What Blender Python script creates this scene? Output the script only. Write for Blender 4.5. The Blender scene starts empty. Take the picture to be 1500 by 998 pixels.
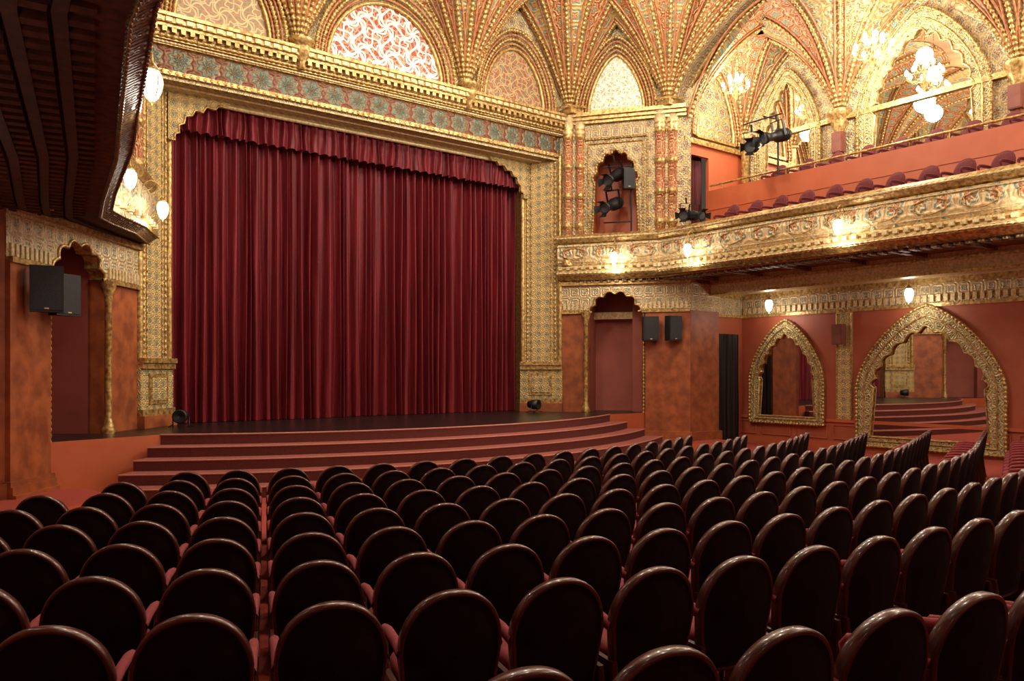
import bpy, math, random
from mathutils import Vector
from mathutils.geometry import tessellate_polygon
random.seed(7)
pi=math.pi
CX=9.35
scene=bpy.context.scene

# ------------------------------------------------------------------ mesh builder
class MB:
    def __init__(s): s.v=[];s.f=[];s.m=[];s.uv=[];s.sm=[]
    def face(s,pts,mat=0,uv=None,smooth=False):
        i=len(s.v); s.v+=[tuple(p) for p in pts]; s.f.append(tuple(range(i,i+len(pts))))
        s.m.append(mat); s.sm.append(smooth)
        if uv is None: uv=s.auto(pts)
        s.uv.append(uv)
    def auto(s,pts):
        a,b,c=Vector(pts[0]),Vector(pts[1]),Vector(pts[2])
        n=(b-a).cross(c-a)
        if n.length<1e-12: n=Vector((0,0,1))
        n.normalize()
        if abs(n.z)>.75: return [(p[0],p[1]) for p in pts]
        t=Vector((-n.y,n.x,0)); t.normalize()
        if abs(t.x)>abs(t.y):
            if t.x<0: t=-t
        elif t.y<0: t=-t
        return [(p[0]*t.x+p[1]*t.y,p[2]) for p in pts]
    def grid(s,P,mat=0,closed=False,smooth=True,UV=None,mats=None):
        R=len(P);C=len(P[0]);i0=len(s.v)
        for r in P: s.v+=[tuple(p) for p in r]
        if UV is None:
            UV=[]
            vl=0
            for i in range(R):
                if i: vl+=(Vector(P[i][C//2])-Vector(P[i-1][C//2])).length
                ul=0;row=[]
                for j in range(C):
                    if j: ul+=(Vector(P[i][j])-Vector(P[i][j-1])).length
                    row.append((ul,vl))
                UV.append(row)
        for i in range(R-1):
            for j in range(C if closed else C-1):
                k=(j+1)%C
                s.f.append((i0+i*C+j,i0+i*C+k,i0+(i+1)*C+k,i0+(i+1)*C+j))
                uk=UV[i][k] if k else (UV[i][j][0]+.02,UV[i][0][1])
                uk2=UV[i+1][k] if k else (UV[i+1][j][0]+.02,UV[i+1][0][1])
                s.uv.append([UV[i][j],uk,uk2,UV[i+1][j]])
                s.m.append(mats[i] if mats else mat); s.sm.append(smooth)
    def box(s,x0,x1,y0,y1,z0,z1,mat=0):
        s.fbox(W,x0,x1,y0,y1,z0,z1,mat)
    def fbox(s,F,a0,a1,d0,d1,z0,z1,mat=0):
        p=F.p
        c=[p(a0,d0,z0),p(a1,d0,z0),p(a1,d1,z0),p(a0,d1,z0),p(a0,d0,z1),p(a1,d0,z1),p(a1,d1,z1),p(a0,d1,z1)]
        for q in ((0,3,2,1),(4,5,6,7),(0,1,5,4),(1,2,6,5),(2,3,7,6),(3,0,4,7)):
            s.face([c[k] for k in q],mat)
    def poly(s,F,outer,d,mat=0,holes=()):
        loops=[[Vector((a,z,0)) for a,z in outer]]+[[Vector((a,z,0)) for a,z in h] for h in holes]
        flat=[p for l in loops for p in l]
        for t in tessellate_polygon(loops):
            s.face([F.p(flat[k].x,d,flat[k].y) for k in t],mat,uv=[(flat[k].x,flat[k].y) for k in t])
    def prism(s,F,outer,d0,d1,mat=0,holes=(),side=None,back=False):
        s.poly(F,outer,d1,mat,holes)
        if back: s.poly(F,outer,d0,mat,holes)
        side=mat if side is None else side
        for l in [outer]+list(holes):
            n=len(l)
            for i in range(n):
                a,b=l[i],l[(i+1)%n]
                s.face([F.p(a[0],d0,a[1]),F.p(b[0],d0,b[1]),F.p(b[0],d1,b[1]),F.p(a[0],d1,a[1])],side)
    def tube(s,pts,r,mat=0,n=8,bead=0,closed=False):
        pts=[Vector(p) for p in pts]
        if bead:
            out=[pts[0]];step=bead/4
            acc=0
            for a,b in zip(pts,pts[1:]):
                L=(b-a).length
                if L<1e-6: continue
                t=step-acc
                while t<=L:
                    out.append(a.lerp(b,t/L)); t+=step
                acc=(L-(t-step))
            out.append(pts[-1]); pts=out
        rows=[];nrm=None
        for i,p in enumerate(pts):
            t=(pts[min(i+1,len(pts)-1)]-pts[max(i-1,0)])
            if t.length<1e-9: t=Vector((0,0,1))
            t.normalize()
            if nrm is None:
                nrm=t.cross(Vector((0,0,1)))
                if nrm.length<.1: nrm=t.cross(Vector((1,0,0)))
            nrm=nrm-t*nrm.dot(t); nrm.normalize(); b=t.cross(nrm)
            rr=r*(1 if not bead else (.72+.28*[1,.3,-.9,.3][i%4]*1.0))
            rows.append([p+nrm*rr*math.cos(2*pi*j/n)+b*rr*math.sin(2*pi*j/n) for j in range(n)])
        s.grid(rows,mat,closed=True)
    def lathe(s,cx,cy,prof,mat=0,n=20,mats=None,smooth=True):
        s.grid([[(cx+r*math.cos(2*pi*j/n),cy+r*math.sin(2*pi*j/n),z) for j in range(n)] for r,z in prof],mat,closed=True,smooth=smooth,mats=mats)
    def sweep(s,path,prof,mats,smooth=False):
        P,NN=pathn(path)
        rows=[[(P[i].x+NN[i].x*d,P[i].y+NN[i].y*d,z) for i in range(len(P))] for d,z in prof]
        al=[0]
        for i in range(1,len(P)): al.append(al[-1]+(P[i]-P[i-1]).length)
        vl=[0]
        for i in range(1,len(prof)): vl.append(vl[-1]+math.hypot(prof[i][0]-prof[i-1][0],prof[i][1]-prof[i-1][1]))
        UV=[[(al[i],vl[k]+.0) for i in range(len(P))] for k in range(len(prof))]
        s.grid(rows,0,smooth=smooth,UV=UV,mats=mats)
    def build(s,name,mats,parent=None,loc=None,rot=None,sc=None):
        me=bpy.data.meshes.new(name); me.from_pydata(s.v,[],s.f)
        for m in mats: me.materials.append(m)
        me.polygons.foreach_set('material_index',s.m)
        me.polygons.foreach_set('use_smooth',s.sm)
        l=me.uv_layers.new(name='UVMap')
        fl=[c for f in s.uv for u in f for c in u]
        l.data.foreach_set('uv',fl)
        me.update()
        o=bpy.data.objects.new(name,me); scene.collection.objects.link(o)
        if parent: o.parent=parent
        if loc: o.location=loc
        if rot: o.rotation_euler=rot
        return o
def pathn(path):
    P=[Vector((x,y)) for x,y in path];NN=[]
    def nn(a,b):
        t=(b-a).normalized(); return Vector((-t.y,t.x))
    for i in range(len(P)):
        if i==0: n=nn(P[0],P[1])
        elif i==len(P)-1: n=nn(P[-2],P[-1])
        else:
            n1=nn(P[i-1],P[i]);n2=nn(P[i],P[i+1]);n=(n1+n2).normalized();n=n/max(.4,n.dot(n1))
        NN.append(n)
    return P,NN
class Fr:
    def __init__(s,o,u,n): s.o=o;s.u=u;s.n=n
    def p(s,a,d,z): return (s.o[0]+a*s.u[0]+d*s.n[0],s.o[1]+a*s.u[1]+d*s.n[1],z)
W=Fr((0,0),(1,0),(0,1))
def frame2(P,Q):
    L=math.dist(P,Q);u=((Q[0]-P[0])/L,(Q[1]-P[1])/L);n=(-u[1],u[0])
    if n[0]*(CX-P[0])+n[1]*(8-P[1])<0:n=(-n[0],-n[1])
    return Fr(P,u,n),L

def arch(a0,a1,zs,za,n=40,A=1.7,B=.62,cusps=0,dep=0):
    c=(a0+a1)/2;hw=(a1-a0)/2;H=za-zs;out=[]
    for i in range(n+1):
        th=pi*i/n; x=-math.cos(th); z=(max(0,1-abs(x)**A))**B
        f=1 if not cusps else 1-dep*(1-abs(math.sin(cusps*th)))
        out.append((c+hw*x*f,zs+H*z*f))
    return out
def doorway(a0,a1,z0,zs,za,**k):
    a=arch(a0,a1,zs,za,**k); return [(a0,z0)]+a+[(a1,z0)]

# ------------------------------------------------------------------ materials
def new(name):
    m=bpy.data.materials.new(name);m.use_nodes=True;nt=m.node_tree
    return m,nt,nt.nodes['Principled BSDF']
def N(nt,t,**k):
    n=nt.nodes.new(t)
    for a,b in k.items(): setattr(n,a,b)
    return n
def c4(c): return (c[0],c[1],c[2],1)
def M(nt,op,a,b=None,c=None):
    n=nt.nodes.new('ShaderNodeMath');n.operation=op
    for i,v in enumerate((a,b,c)):
        if v is None: continue
        if isinstance(v,(int,float)): n.inputs[i].default_value=v
        else: nt.links.new(v,n.inputs[i])
    return n.outputs[0]
def MIX(nt,f,a,b):
    n=nt.nodes.new('ShaderNodeMix');n.data_type='RGBA'
    for v,i in ((f,0),(a,6),(b,7)):
        if isinstance(v,(int,float)): n.inputs[i].default_value=v
        elif isinstance(v,tuple): n.inputs[i].default_value=c4(v)
        else: nt.links.new(v,n.inputs[i])
    return n.outputs[2]
def plain(name,c1,c2=None,rough=.6,metal=0,scale=6,bump=0,sheen=0,coat=0,spec=.5,detail=4):
    m,nt,b=new(name)
    c2=c2 or tuple(x*.75 for x in c1)
    tc=N(nt,'ShaderNodeTexCoord');no=N(nt,'ShaderNodeTexNoise');no.inputs['Scale'].default_value=scale;no.inputs['Detail'].default_value=detail
    nt.links.new(tc.outputs['Object'],no.inputs['Vector'])
    r=N(nt,'ShaderNodeValToRGB');r.color_ramp.elements[0].position=.35;r.color_ramp.elements[1].position=.65
    r.color_ramp.elements[0].color=c4(c2);r.color_ramp.elements[1].color=c4(c1)
    nt.links.new(no.outputs['Fac'],r.inputs[0]);nt.links.new(r.outputs[0],b.inputs['Base Color'])
    b.inputs['Roughness'].default_value=rough;b.inputs['Metallic'].default_value=metal
    b.inputs['Sheen Weight'].default_value=sheen;b.inputs['Coat Weight'].default_value=coat
    b.inputs['Specular IOR Level'].default_value=spec
    if sheen: b.inputs['Sheen Tint'].default_value=c4(tuple(min(1,x*2+.1) for x in c1))
    if bump:
        bp=N(nt,'ShaderNodeBump');bp.inputs['Strength'].default_value=bump;bp.inputs['Distance'].default_value=.02
        nt.links.new(no.outputs['Fac'],bp.inputs['Height']);nt.links.new(bp.outputs[0],b.inputs['Normal'])
    return m
def emit(name,col,st):
    m,nt,b=new(name);b.inputs['Base Color'].default_value=c4(col)
    b.inputs['Emission Color'].default_value=c4(col);b.inputs['Emission Strength'].default_value=st
    b.inputs['Roughness'].default_value=.3
    return m
def ornate(name,cols,k=2.0,petal=8,fil=4.0,metal=.2,rough=.46,filc=None,ky=None,filw=.07,bump=.85,half=False):
    """carved and painted rosette plasterwork: cols = centre, petals, ring, field; half-drop repeat optional"""
    m,nt,b=new(name);ky=ky or k
    uv=N(nt,'ShaderNodeUVMap');mp=N(nt,'ShaderNodeMapping');mp.inputs['Scale'].default_value=(k,ky,1)
    nt.links.new(uv.outputs[0],mp.inputs[0])
    src=mp.outputs[0]
    if half:
        s0=N(nt,'ShaderNodeSeparateXYZ');nt.links.new(src,s0.inputs[0])
        fl=M(nt,'MULTIPLY',M(nt,'MODULO',M(nt,'FLOOR',s0.outputs[1]),2.0),.5)
        cb=N(nt,'ShaderNodeCombineXYZ');nt.links.new(M(nt,'ADD',s0.outputs[0],fl),cb.inputs[0]);nt.links.new(s0.outputs[1],cb.inputs[1])
        src=cb.outputs[0]
    fr=N(nt,'ShaderNodeVectorMath',operation='FRACTION');nt.links.new(src,fr.inputs[0])
    sb=N(nt,'ShaderNodeVectorMath',operation='SUBTRACT');nt.links.new(fr.outputs[0],sb.inputs[0]);sb.inputs[1].default_value=(.5,.5,0)
    sp=N(nt,'ShaderNodeSeparateXYZ');nt.links.new(sb.outputs[0],sp.inputs[0])
    x,y=sp.outputs[0],sp.outputs[1]
    r=M(nt,'SQRT',M(nt,'ADD',M(nt,'MULTIPLY',x,x),M(nt,'MULTIPLY',y,y)))
    th=M(nt,'ARCTAN2',y,x)
    pet=M(nt,'COSINE',M(nt,'MULTIPLY',th,petal))
    p=M(nt,'ADD',r,M(nt,'MULTIPLY',pet,.05))
    ra=N(nt,'ShaderNodeValToRGB');cr=ra.color_ramp
    stops=[(0,cols[0]),(.10,cols[1]),(.2,cols[1]),(.225,cols[0]),(.27,cols[2]),(.36,cols[2]),(.385,cols[0]),(.43,cols[3]),(.58,cols[3]),(.61,cols[0])]
    while len(cr.elements)<len(stops): cr.elements.new(.5)
    for e,(q,c) in zip(cr.elements,stops): e.position=q;e.color=c4(c)
    nt.links.new(p,ra.inputs[0])
    vo=N(nt,'ShaderNodeTexVoronoi',feature='DISTANCE_TO_EDGE');vo.inputs['Scale'].default_value=fil
    nz=N(nt,'ShaderNodeTexNoise');nz.inputs['Scale'].default_value=3
    nt.links.new(mp.outputs[0],nz.inputs['Vector'])
    ad=N(nt,'ShaderNodeVectorMath',operation='MULTIPLY_ADD');nt.links.new(nz.outputs['Color'],ad.inputs[0]);ad.inputs[1].default_value=(.3,.3,0);nt.links.new(mp.outputs[0],ad.inputs[2])
    nt.links.new(ad.outputs[0],vo.inputs['Vector'])
    line=M(nt,'LESS_THAN',vo.outputs['Distance'],filw)
    col=MIX(nt,line,ra.outputs[0],filc or cols[0])
    nt.links.new(col,b.inputs['Base Color'])
    b.inputs['Metallic'].default_value=metal;b.inputs['Roughness'].default_value=rough
    h=M(nt,'ADD',M(nt,'MULTIPLY',M(nt,'SINE',M(nt,'MULTIPLY',p,26)),.5),line)
    bp=N(nt,'ShaderNodeBump');bp.inputs['Strength'].default_value=bump;bp.inputs['Distance'].default_value=.02
    nt.links.new(h,bp.inputs['Height']);nt.links.new(bp.outputs[0],b.inputs['Normal'])
    return m
def lattice(name,strap,bg,k=1.4,w=.16,bg2=None,off=(0,0)):
    """interlaced moorish strapwork over fine scrollwork"""
    m,nt,b=new(name)
    uv=N(nt,'ShaderNodeUVMap');sp=N(nt,'ShaderNodeSeparateXYZ');nt.links.new(uv.outputs[0],sp.inputs[0])
    X,Y=M(nt,'SUBTRACT',sp.outputs[0],off[0]),M(nt,'SUBTRACT',sp.outputs[1],off[1]);mn=None
    for a,kk in ((0,k),(90,k),(45,k*1.414),(135,k*1.414)):
        a=math.radians(a)
        q=M(nt,'ADD',M(nt,'MULTIPLY',X,math.cos(a)*kk*pi),M(nt,'MULTIPLY',Y,math.sin(a)*kk*pi))
        wv=M(nt,'ADD',M(nt,'MULTIPLY',X,-math.sin(a)*kk*pi*2),M(nt,'MULTIPLY',Y,math.cos(a)*kk*pi*2))
        q=M(nt,'ADD',q,M(nt,'MULTIPLY',M(nt,'SINE',wv),.55))
        q=M(nt,'ABSOLUTE',M(nt,'SINE',q))
        mn=q if mn is None else M(nt,'MINIMUM',mn,q)
    f=M(nt,'LESS_THAN',mn,w)
    fx=M(nt,'SUBTRACT',M(nt,'FRACT',M(nt,'MULTIPLY',X,k)),.5);fy=M(nt,'SUBTRACT',M(nt,'FRACT',M(nt,'MULTIPLY',Y,k)),.5)
    rr=M(nt,'SQRT',M(nt,'ADD',M(nt,'MULTIPLY',fx,fx),M(nt,'MULTIPLY',fy,fy)))
    th=M(nt,'ARCTAN2',fy,fx)
    rr=M(nt,'ADD',rr,M(nt,'MULTIPLY',M(nt,'COSINE',M(nt,'MULTIPLY',th,8)),.04))
    g2=M(nt,'LESS_THAN',M(nt,'ABSOLUTE',M(nt,'SUBTRACT',rr,.30)),.03)
    f=M(nt,'MAXIMUM',f,g2)
    vo=N(nt,'ShaderNodeTexVoronoi',feature='DISTANCE_TO_EDGE');vo.inputs['Scale'].default_value=k*6;nt.links.new(uv.outputs[0],vo.inputs['Vector'])
    g=M(nt,'LESS_THAN',vo.outputs['Distance'],.09)
    base=MIX(nt,g,bg,bg2 or tuple((x+y)/2 for x,y in zip(strap,bg)))
    nt.links.new(MIX(nt,f,base,strap),b.inputs['Base Color'])
    b.inputs['Roughness'].default_value=.5;b.inputs['Metallic'].default_value=.1
    bp=N(nt,'ShaderNodeBump');bp.inputs['Strength'].default_value=.5;bp.inputs['Distance'].default_value=.03
    nt.links.new(f,bp.inputs['Height']);nt.links.new(bp.outputs[0],b.inputs['Normal'])
    return m

GOLD=(.64,.44,.16);DGOLD=(.25,.13,.035)
m_gold=plain('gilded_plaster',GOLD,DGOLD,rough=.34,metal=.5,scale=14,bump=.6)
m_cream=plain('cream_gilding',(.72,.59,.34),(.48,.34,.14),rough=.42,metal=.2,scale=18,bump=.5)
m_dgold=plain('aged_gold',(.30,.17,.05),(.12,.06,.02),rough=.4,metal=.4,scale=16,bump=.6)
m_redgold=plain('red_painted_bead',(.36,.08,.03),(.42,.23,.08),rough=.45,scale=12)
m_frame=ornate('proscenium_ornament',[(.66,.48,.18),(.17,.24,.21),(.48,.28,.10),(.58,.41,.15)],k=4.2,petal=8,fil=3.5,filc=(.66,.52,.25),filw=.05)
m_frieze=ornate('rosette_frieze',[(.32,.19,.06),(.05,.12,.11),(.09,.16,.13),(.13,.035,.017)],k=1.75,petal=8,fil=5,filc=(.18,.09,.03),filw=.05)
m_parapet=ornate('parapet_ornament',[(.74,.58,.31),(.46,.16,.075),(.21,.30,.25),(.66,.47,.23)],k=2.1,ky=1.75,petal=6,fil=4,filc=(.76,.6,.33),filw=.06,bump=.9)
m_band=ornate('cream_frieze',[(.66,.53,.30),(.20,.25,.20),(.48,.27,.13),(.44,.33,.17)],k=3.4,petal=4,fil=4,filc=(.66,.53,.30),filw=.07)
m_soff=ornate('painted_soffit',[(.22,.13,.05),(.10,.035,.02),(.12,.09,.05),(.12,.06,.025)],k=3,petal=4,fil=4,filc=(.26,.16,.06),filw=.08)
m_vault=ornate('vault_painting_gold',[(.66,.48,.19),(.40,.12,.06),(.13,.27,.24),(.46,.30,.10)],k=2.4,petal=4,fil=4,filc=(.58,.42,.17),filw=.04,metal=.12,half=True)
m_vaultr=ornate('vault_painting_red',[(.60,.41,.15),(.11,.24,.20),(.34,.07,.03),(.28,.065,.028)],k=2.8,petal=6,fil=5,filc=(.52,.34,.12),filw=.045,metal=.1,half=True)
m_vault2=ornate('gallery_vault_painting',[(.48,.35,.15),(.26,.08,.04),(.13,.22,.18),(.30,.19,.07)],k=2.4,petal=6,fil=4,filc=(.52,.38,.16),filw=.05,metal=.1,half=True)
m_wallo=ornate('gilded_wall_ornament',[(.70,.56,.30),(.32,.12,.06),(.22,.29,.23),(.54,.38,.16)],k=3.0,petal=8,fil=4,filc=(.74,.59,.33),filw=.06,half=True)
m_lat=lattice('lunette_strapwork',(.76,.73,.62),(.26,.05,.03),k=1.35,w=.15,bg2=(.52,.27,.17),off=(CX,9.6))
m_lat2=lattice('lunette_red_arabesque',(.48,.34,.15),(.34,.08,.04),k=1.8,w=.10,bg2=(.18,.22,.13),off=(13.23,9.6))
m_lat4=lattice('lunette_green_arabesque',(.50,.40,.2),(.2,.18,.1),k=1.7,w=.11,bg2=(.38,.18,.08),off=(5.4,9.6))
m_lat3=lattice('niche_head_tracery',(.84,.81,.67),(.36,.32,.2),k=2.4,w=.16,bg2=(.64,.58,.4))
m_mirf=ornate('mirror_frame_carving',[(.56,.45,.20),(.16,.10,.035),(.36,.25,.09),(.44,.33,.13)],k=4,petal=5,fil=3.5,filc=(.66,.55,.3),filw=.1,bump=1)
m_rust=plain('rust_suede_stucco',(.36,.10,.028),(.20,.046,.013),rough=.55,scale=4,bump=.15,detail=10)
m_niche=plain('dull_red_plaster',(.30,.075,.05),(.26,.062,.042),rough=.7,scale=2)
m_salmon=plain('terracotta_wall_paint',(.40,.098,.046),(.35,.082,.037),rough=.55,scale=2)
m_orange=plain('orange_red_paint',(.50,.118,.042),(.45,.10,.035),rough=.5,scale=2)
m_carpet=plain('red_carpet',(.38,.052,.03),(.28,.036,.021),rough=.95,scale=60,bump=.3)
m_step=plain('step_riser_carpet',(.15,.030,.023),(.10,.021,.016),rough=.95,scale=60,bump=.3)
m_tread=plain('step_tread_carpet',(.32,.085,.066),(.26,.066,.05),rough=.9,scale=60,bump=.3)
m_nose=plain('step_nosing',(.48,.20,.15),(.42,.16,.12),rough=.6,scale=30)
m_floor=plain('black_stage_boards',(.012,.009,.009),(.005,.004,.004),rough=.32,scale=3)
m_black=plain('black_metal',(.010,.010,.011),(.005,.005,.005),rough=.45,scale=10)
m_grille=plain('speaker_grille',(.015,.017,.021),(.006,.006,.008),rough=.5,scale=120,bump=.4)
m_dark=plain('dark_soffit_wood',(.06,.02,.011),(.03,.01,.006),rough=.7,scale=9,bump=.3)
m_brown=plain('dark_beam',(.10,.034,.017),(.055,.018,.009),rough=.75,scale=9,bump=.3,spec=.15)
m_marble=ornate('column_marble',[(.68,.52,.24),(.44,.09,.035),(.48,.12,.05),(.42,.08,.035)],k=5,ky=2.6,petal=4,fil=2.5,filc=(.6,.43,.17),filw=.05,metal=.1)
m_ceil=plain('upper_ceiling_paint',(.44,.27,.11),(.28,.14,.055),rough=.7,scale=1.5)
m_mirror,nt,b=new('mirror_glass');b.inputs['Base Color'].default_value=(.72,.70,.67,1);b.inputs['Metallic'].default_value=1;b.inputs['Roughness'].default_value=.015
m_glass=emit('lit_opal_glass',(1,.96,.89),8)
m_bulb=emit('chandelier_bulb',(1,.97,.93),32)
m_lens=plain('lamp_lens',(.10,.11,.13),(.06,.07,.08),rough=.08,coat=1)
def velvet(name,c1,c2,sh=.35):
    m,nt,b=new(name)
    tc=N(nt,'ShaderNodeTexCoord');mp=N(nt,'ShaderNodeMapping');mp.inputs['Scale'].default_value=(7,7,.35)
    no=N(nt,'ShaderNodeTexNoise');no.inputs['Scale'].default_value=1.6;no.inputs['Detail'].default_value=5
    nt.links.new(tc.outputs['Object'],mp.inputs[0]);nt.links.new(mp.outputs[0],no.inputs['Vector'])
    r=N(nt,'ShaderNodeValToRGB');r.color_ramp.elements[0].position=.3;r.color_ramp.elements[1].position=.7
    r.color_ramp.elements[0].color=c4(c2);r.color_ramp.elements[1].color=c4(c1)
    nt.links.new(no.outputs['Fac'],r.inputs[0]);nt.links.new(r.outputs[0],b.inputs['Base Color'])
    b.inputs['Roughness'].default_value=.5;b.inputs['Sheen Weight'].default_value=sh;b.inputs['Sheen Roughness'].default_value=.3
    b.inputs['Sheen Tint'].default_value=c4(tuple(min(1,x*2.4+.02) for x in c1));b.inputs['Specular IOR Level'].default_value=.25
    return m
m_curt=velvet('crimson_velvet',(.20,.0135,.019),(.066,.0045,.0075),sh=.3)
m_seatback=plain('seat_back_shell',(.011,.0032,.0038),(.005,.0016,.0018),rough=.75,scale=8,spec=.15)
m_seatred=plain('seat_velvet',(.26,.03,.034),(.18,.018,.021),rough=.85,scale=20,sheen=.3)
m_galred=plain('gallery_seat_velvet',(.13,.012,.016),(.09,.008,.011),rough=.85,scale=20,sheen=.15)
m_seatwood=plain('polished_mahogany',(.085,.020,.011),(.045,.010,.006),rough=.3,scale=9,coat=.4)

# ------------------------------------------------------------------ key plan points
P1R=(14.88,17.24);P2R=(17.0,14.3)
P1L=(3.82,17.24);P2L=(1.25,13.9)
ST=.91; PARX=16.3
pathR=[(14.75,17.15),(PARX,14.76),(PARX,-6)]
pathL=[(4.0,17.1),(3.5,15.9),(2.95,15.1),(2.67,14.6),(2.45,13.2),(2.1,10.5),(1.36,6.3),(1.05,2),(.95,-6)]

# ------------------------------------------------------------------ floor
def floorz(y): return max(0,(11-y)*.021)
mb=MB()
mb.face([(-.8,-6,floorz(-6)),(19.5,-6,floorz(-6)),(19.5,11,0),(-.8,11,0)],0)
mb.face([(-.8,11,0),(19.5,11,0),(19.5,19.6,0),(-.8,19.6,0)],0)
mb.build('floor',[m_carpet])
mb=MB();mb.face([(-.8,-6,12.85),(19.5,-6,12.85),(19.5,19.6,12.85),(-.8,19.6,12.85)],0);mb.build('ceiling',[m_ceil])

# ------------------------------------------------------------------ stage
def arcpts(k,n=48):
    R=10.6+.45*k;hw=5.6+.30*k;a=math.asin(hw/R)
    return [(CX+R*math.sin(-a+2*a*i/n),24.3-R*math.cos(-a+2*a*i/n)) for i in range(n+1)]
mb=MB()
A=arcpts(0)
plan=A+[(16.28,15.28),(14.95,17.2),(14.95,19.5),(3.75,19.5),(3.75,17.2),(1.9,14.72)]
class FT:
    def p(s,a,d,z): return (a,z,d)
mb.prism(FT(),plan,0,ST,0,side=1)
mb.tube([(x,y,ST-.005) for x,y in A],.02,2,n=6)
mb.build('stage',[m_floor,m_orange,m_nose])
mb=MB()
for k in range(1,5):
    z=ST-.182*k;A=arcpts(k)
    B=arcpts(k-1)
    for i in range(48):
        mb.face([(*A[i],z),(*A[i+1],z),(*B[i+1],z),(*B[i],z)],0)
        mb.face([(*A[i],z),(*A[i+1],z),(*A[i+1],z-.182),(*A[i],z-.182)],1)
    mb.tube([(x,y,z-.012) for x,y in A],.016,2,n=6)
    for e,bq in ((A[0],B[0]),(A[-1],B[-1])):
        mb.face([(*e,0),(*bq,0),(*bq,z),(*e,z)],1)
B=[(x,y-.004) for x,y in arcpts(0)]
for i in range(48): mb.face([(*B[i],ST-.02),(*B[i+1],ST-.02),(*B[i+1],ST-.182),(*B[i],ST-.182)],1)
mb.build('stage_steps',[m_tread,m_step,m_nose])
mb=MB()
mb.prism(FT(),[(-.7,11.6),(1.4,11.6),(1.9,12.6),(2.6,13.4),(2.4,14.3),(1.8,14.6),(-.7,14.6)],0,.17,0,side=1);mb.build('side_platform',[m_carpet,m_orange])
mb=MB()
mb.prism(FT(),[(16.2,15.2),(15.6,14.5),(16.9,13.3),(18.0,13.6),(18.0,14.28),(17.0,14.28)],0,.17,0,side=1);mb.build('side_platform',[m_carpet,m_orange])

# ------------------------------------------------------------------ proscenium
xo0,xo1,xi0,xi1=3.83,14.87,4.58,14.13;YO,YI=17.24,18.0;ZO,ZI=8.12,7.9
mb=MB()
def quadUV(a,b,c,d,mat,u0=0):
    L=(Vector(b)-Vector(a)).length;H=(Vector(d)-Vector(a)).length
    mb.face([a,b,c,d],mat,uv=[(u0,0),(u0+L,0),(u0+L,H),(u0,H)])
zb=2.3
for xo,xi,sg in ((xo0,xi0,1),(xo1,xi1,-1)):
    quadUV((xo,YO,zb),(xo,YO,ZO),(xi,YI,ZI),(xi,YI,zb),0)
    quadUV((xi,YI,ST),(xi,YI,ZI),(xi,YI+1.2,ZI),(xi,YI+1.2,ST),4)
    for f,r in ((0,.07),(.13,.035),(.24,.02),(.76,.02),(.87,.035),(1,.06)):
        x=xo+(xi-xo)*f;y=YO+(YI-YO)*f
        mb.tube([(x,y-.02,zb),(x,y-.02,ZO+(ZI-ZO)*f)],r,1,n=8,bead=.12 if r<.036 else 0)
    F,L=frame2((xo,YO),(xi,YI))
    for (z0,z1,d,m) in ((ST,1.15,.16,2),(1.15,1.28,.12,1),(1.28,2.1,.07,0),(2.1,2.22,.13,1),(2.22,2.32,.17,1)):
        mb.fbox(F,-.08,L+.05,-.05,d,z0,z1,m)
    mb.fbox(F,.2,L-.2,.07,.10,1.38,2.0,1);mb.fbox(F,.28,L-.28,.09,.115,1.46,1.92,0)
quadUV((xo0,YO,ZO),(xo1,YO,ZO),(xi1,YI,ZI),(xi0,YI,ZI),0)
mb.tube([(xi0,YI-.03,ZI),(xi1,YI-.03,ZI)],.05,3,n=8);mb.tube([(xo0,YO-.02,ZO),(xo1,YO-.02,ZO)],.06,1,n=8,bead=.14)
mb.tube([(4.2,17.6,8.0),(14.5,17.6,8.0)],.04,3,n=8)
mb.face([(xi0,YI,ZI),(xi1,YI,ZI),(xi1,YI+1.2,ZI),(xi0,YI+1.2,ZI)],4)
FS=Fr((0,YI-.12),(1,0),(0,-1))
for x0,sg in ((xi0,1),(xi1,-1)):
    out=[(-.05,ZI+.05),(-.05,ZI-.95),(.08,ZI-.95),(.08,ZI-.82),(.17,ZI-.78),(.16,ZI-.62),(.27,ZI-.56),(.3,ZI-.4),(.43,ZI-.38),(.5,ZI-.24),(.66,ZI-.26),(.74,ZI-.12),(.93,ZI-.15),(1.0,ZI-.05),(1.2,ZI-.06),(1.25,ZI+.05)]
    mb.prism(FS,[(x0+sg*a,z) for a,z in out],-.06,.04,0,side=3)
    mb.tube([FS.p(x0+sg*a,.04,z) for a,z in out[1:-1]],.025,1,n=6)
mb.build('proscenium_frame',[m_frame,m_gold,m_rust,m_cream,m_dgold])

mb=MB()
FW=Fr((0,YO),(1,0),(0,-1))
mb.face([(xo0-.1,YO-.01,8.12),(xo1+.1,YO-.01,8.12),(xo1+.1,YO-.01,8.7),(xo0-.1,YO-.01,8.7)],0,uv=[(0,0),(11.2,0),(11.2,.571),(0,.571)])
mb.fbox(FW,xo0-.05,xo1+.05,0,.06,8.08,8.17,1)
for z0,z1,d in ((8.66,8.74,.10),(8.74,8.86,.18),(8.95,9.02,.30),(9.02,9.13,.36),(9.13,9.2,.42)):
    mb.fbox(FW,xo0-.15,xo1+.15,-.02,d,z0,z1,1)
mb.fbox(FW,xo0-.1,xo1+.1,-.02,.2,8.86,8.95,2)
x=xo0
while x<xo1:
    mb.fbox(FW,x,x+.09,.18,.30,8.86,8.96,1);x+=.18
x=xo0
while x<xo1:
    mb.fbox(FW,x,x+.13,.36,.385,9.03,9.12,3);x+=.2
mb.tube([(xo0,YO-.2,8.80),(xo1,YO-.2,8.80)],.05,1,n=8,bead=.12)
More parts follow.
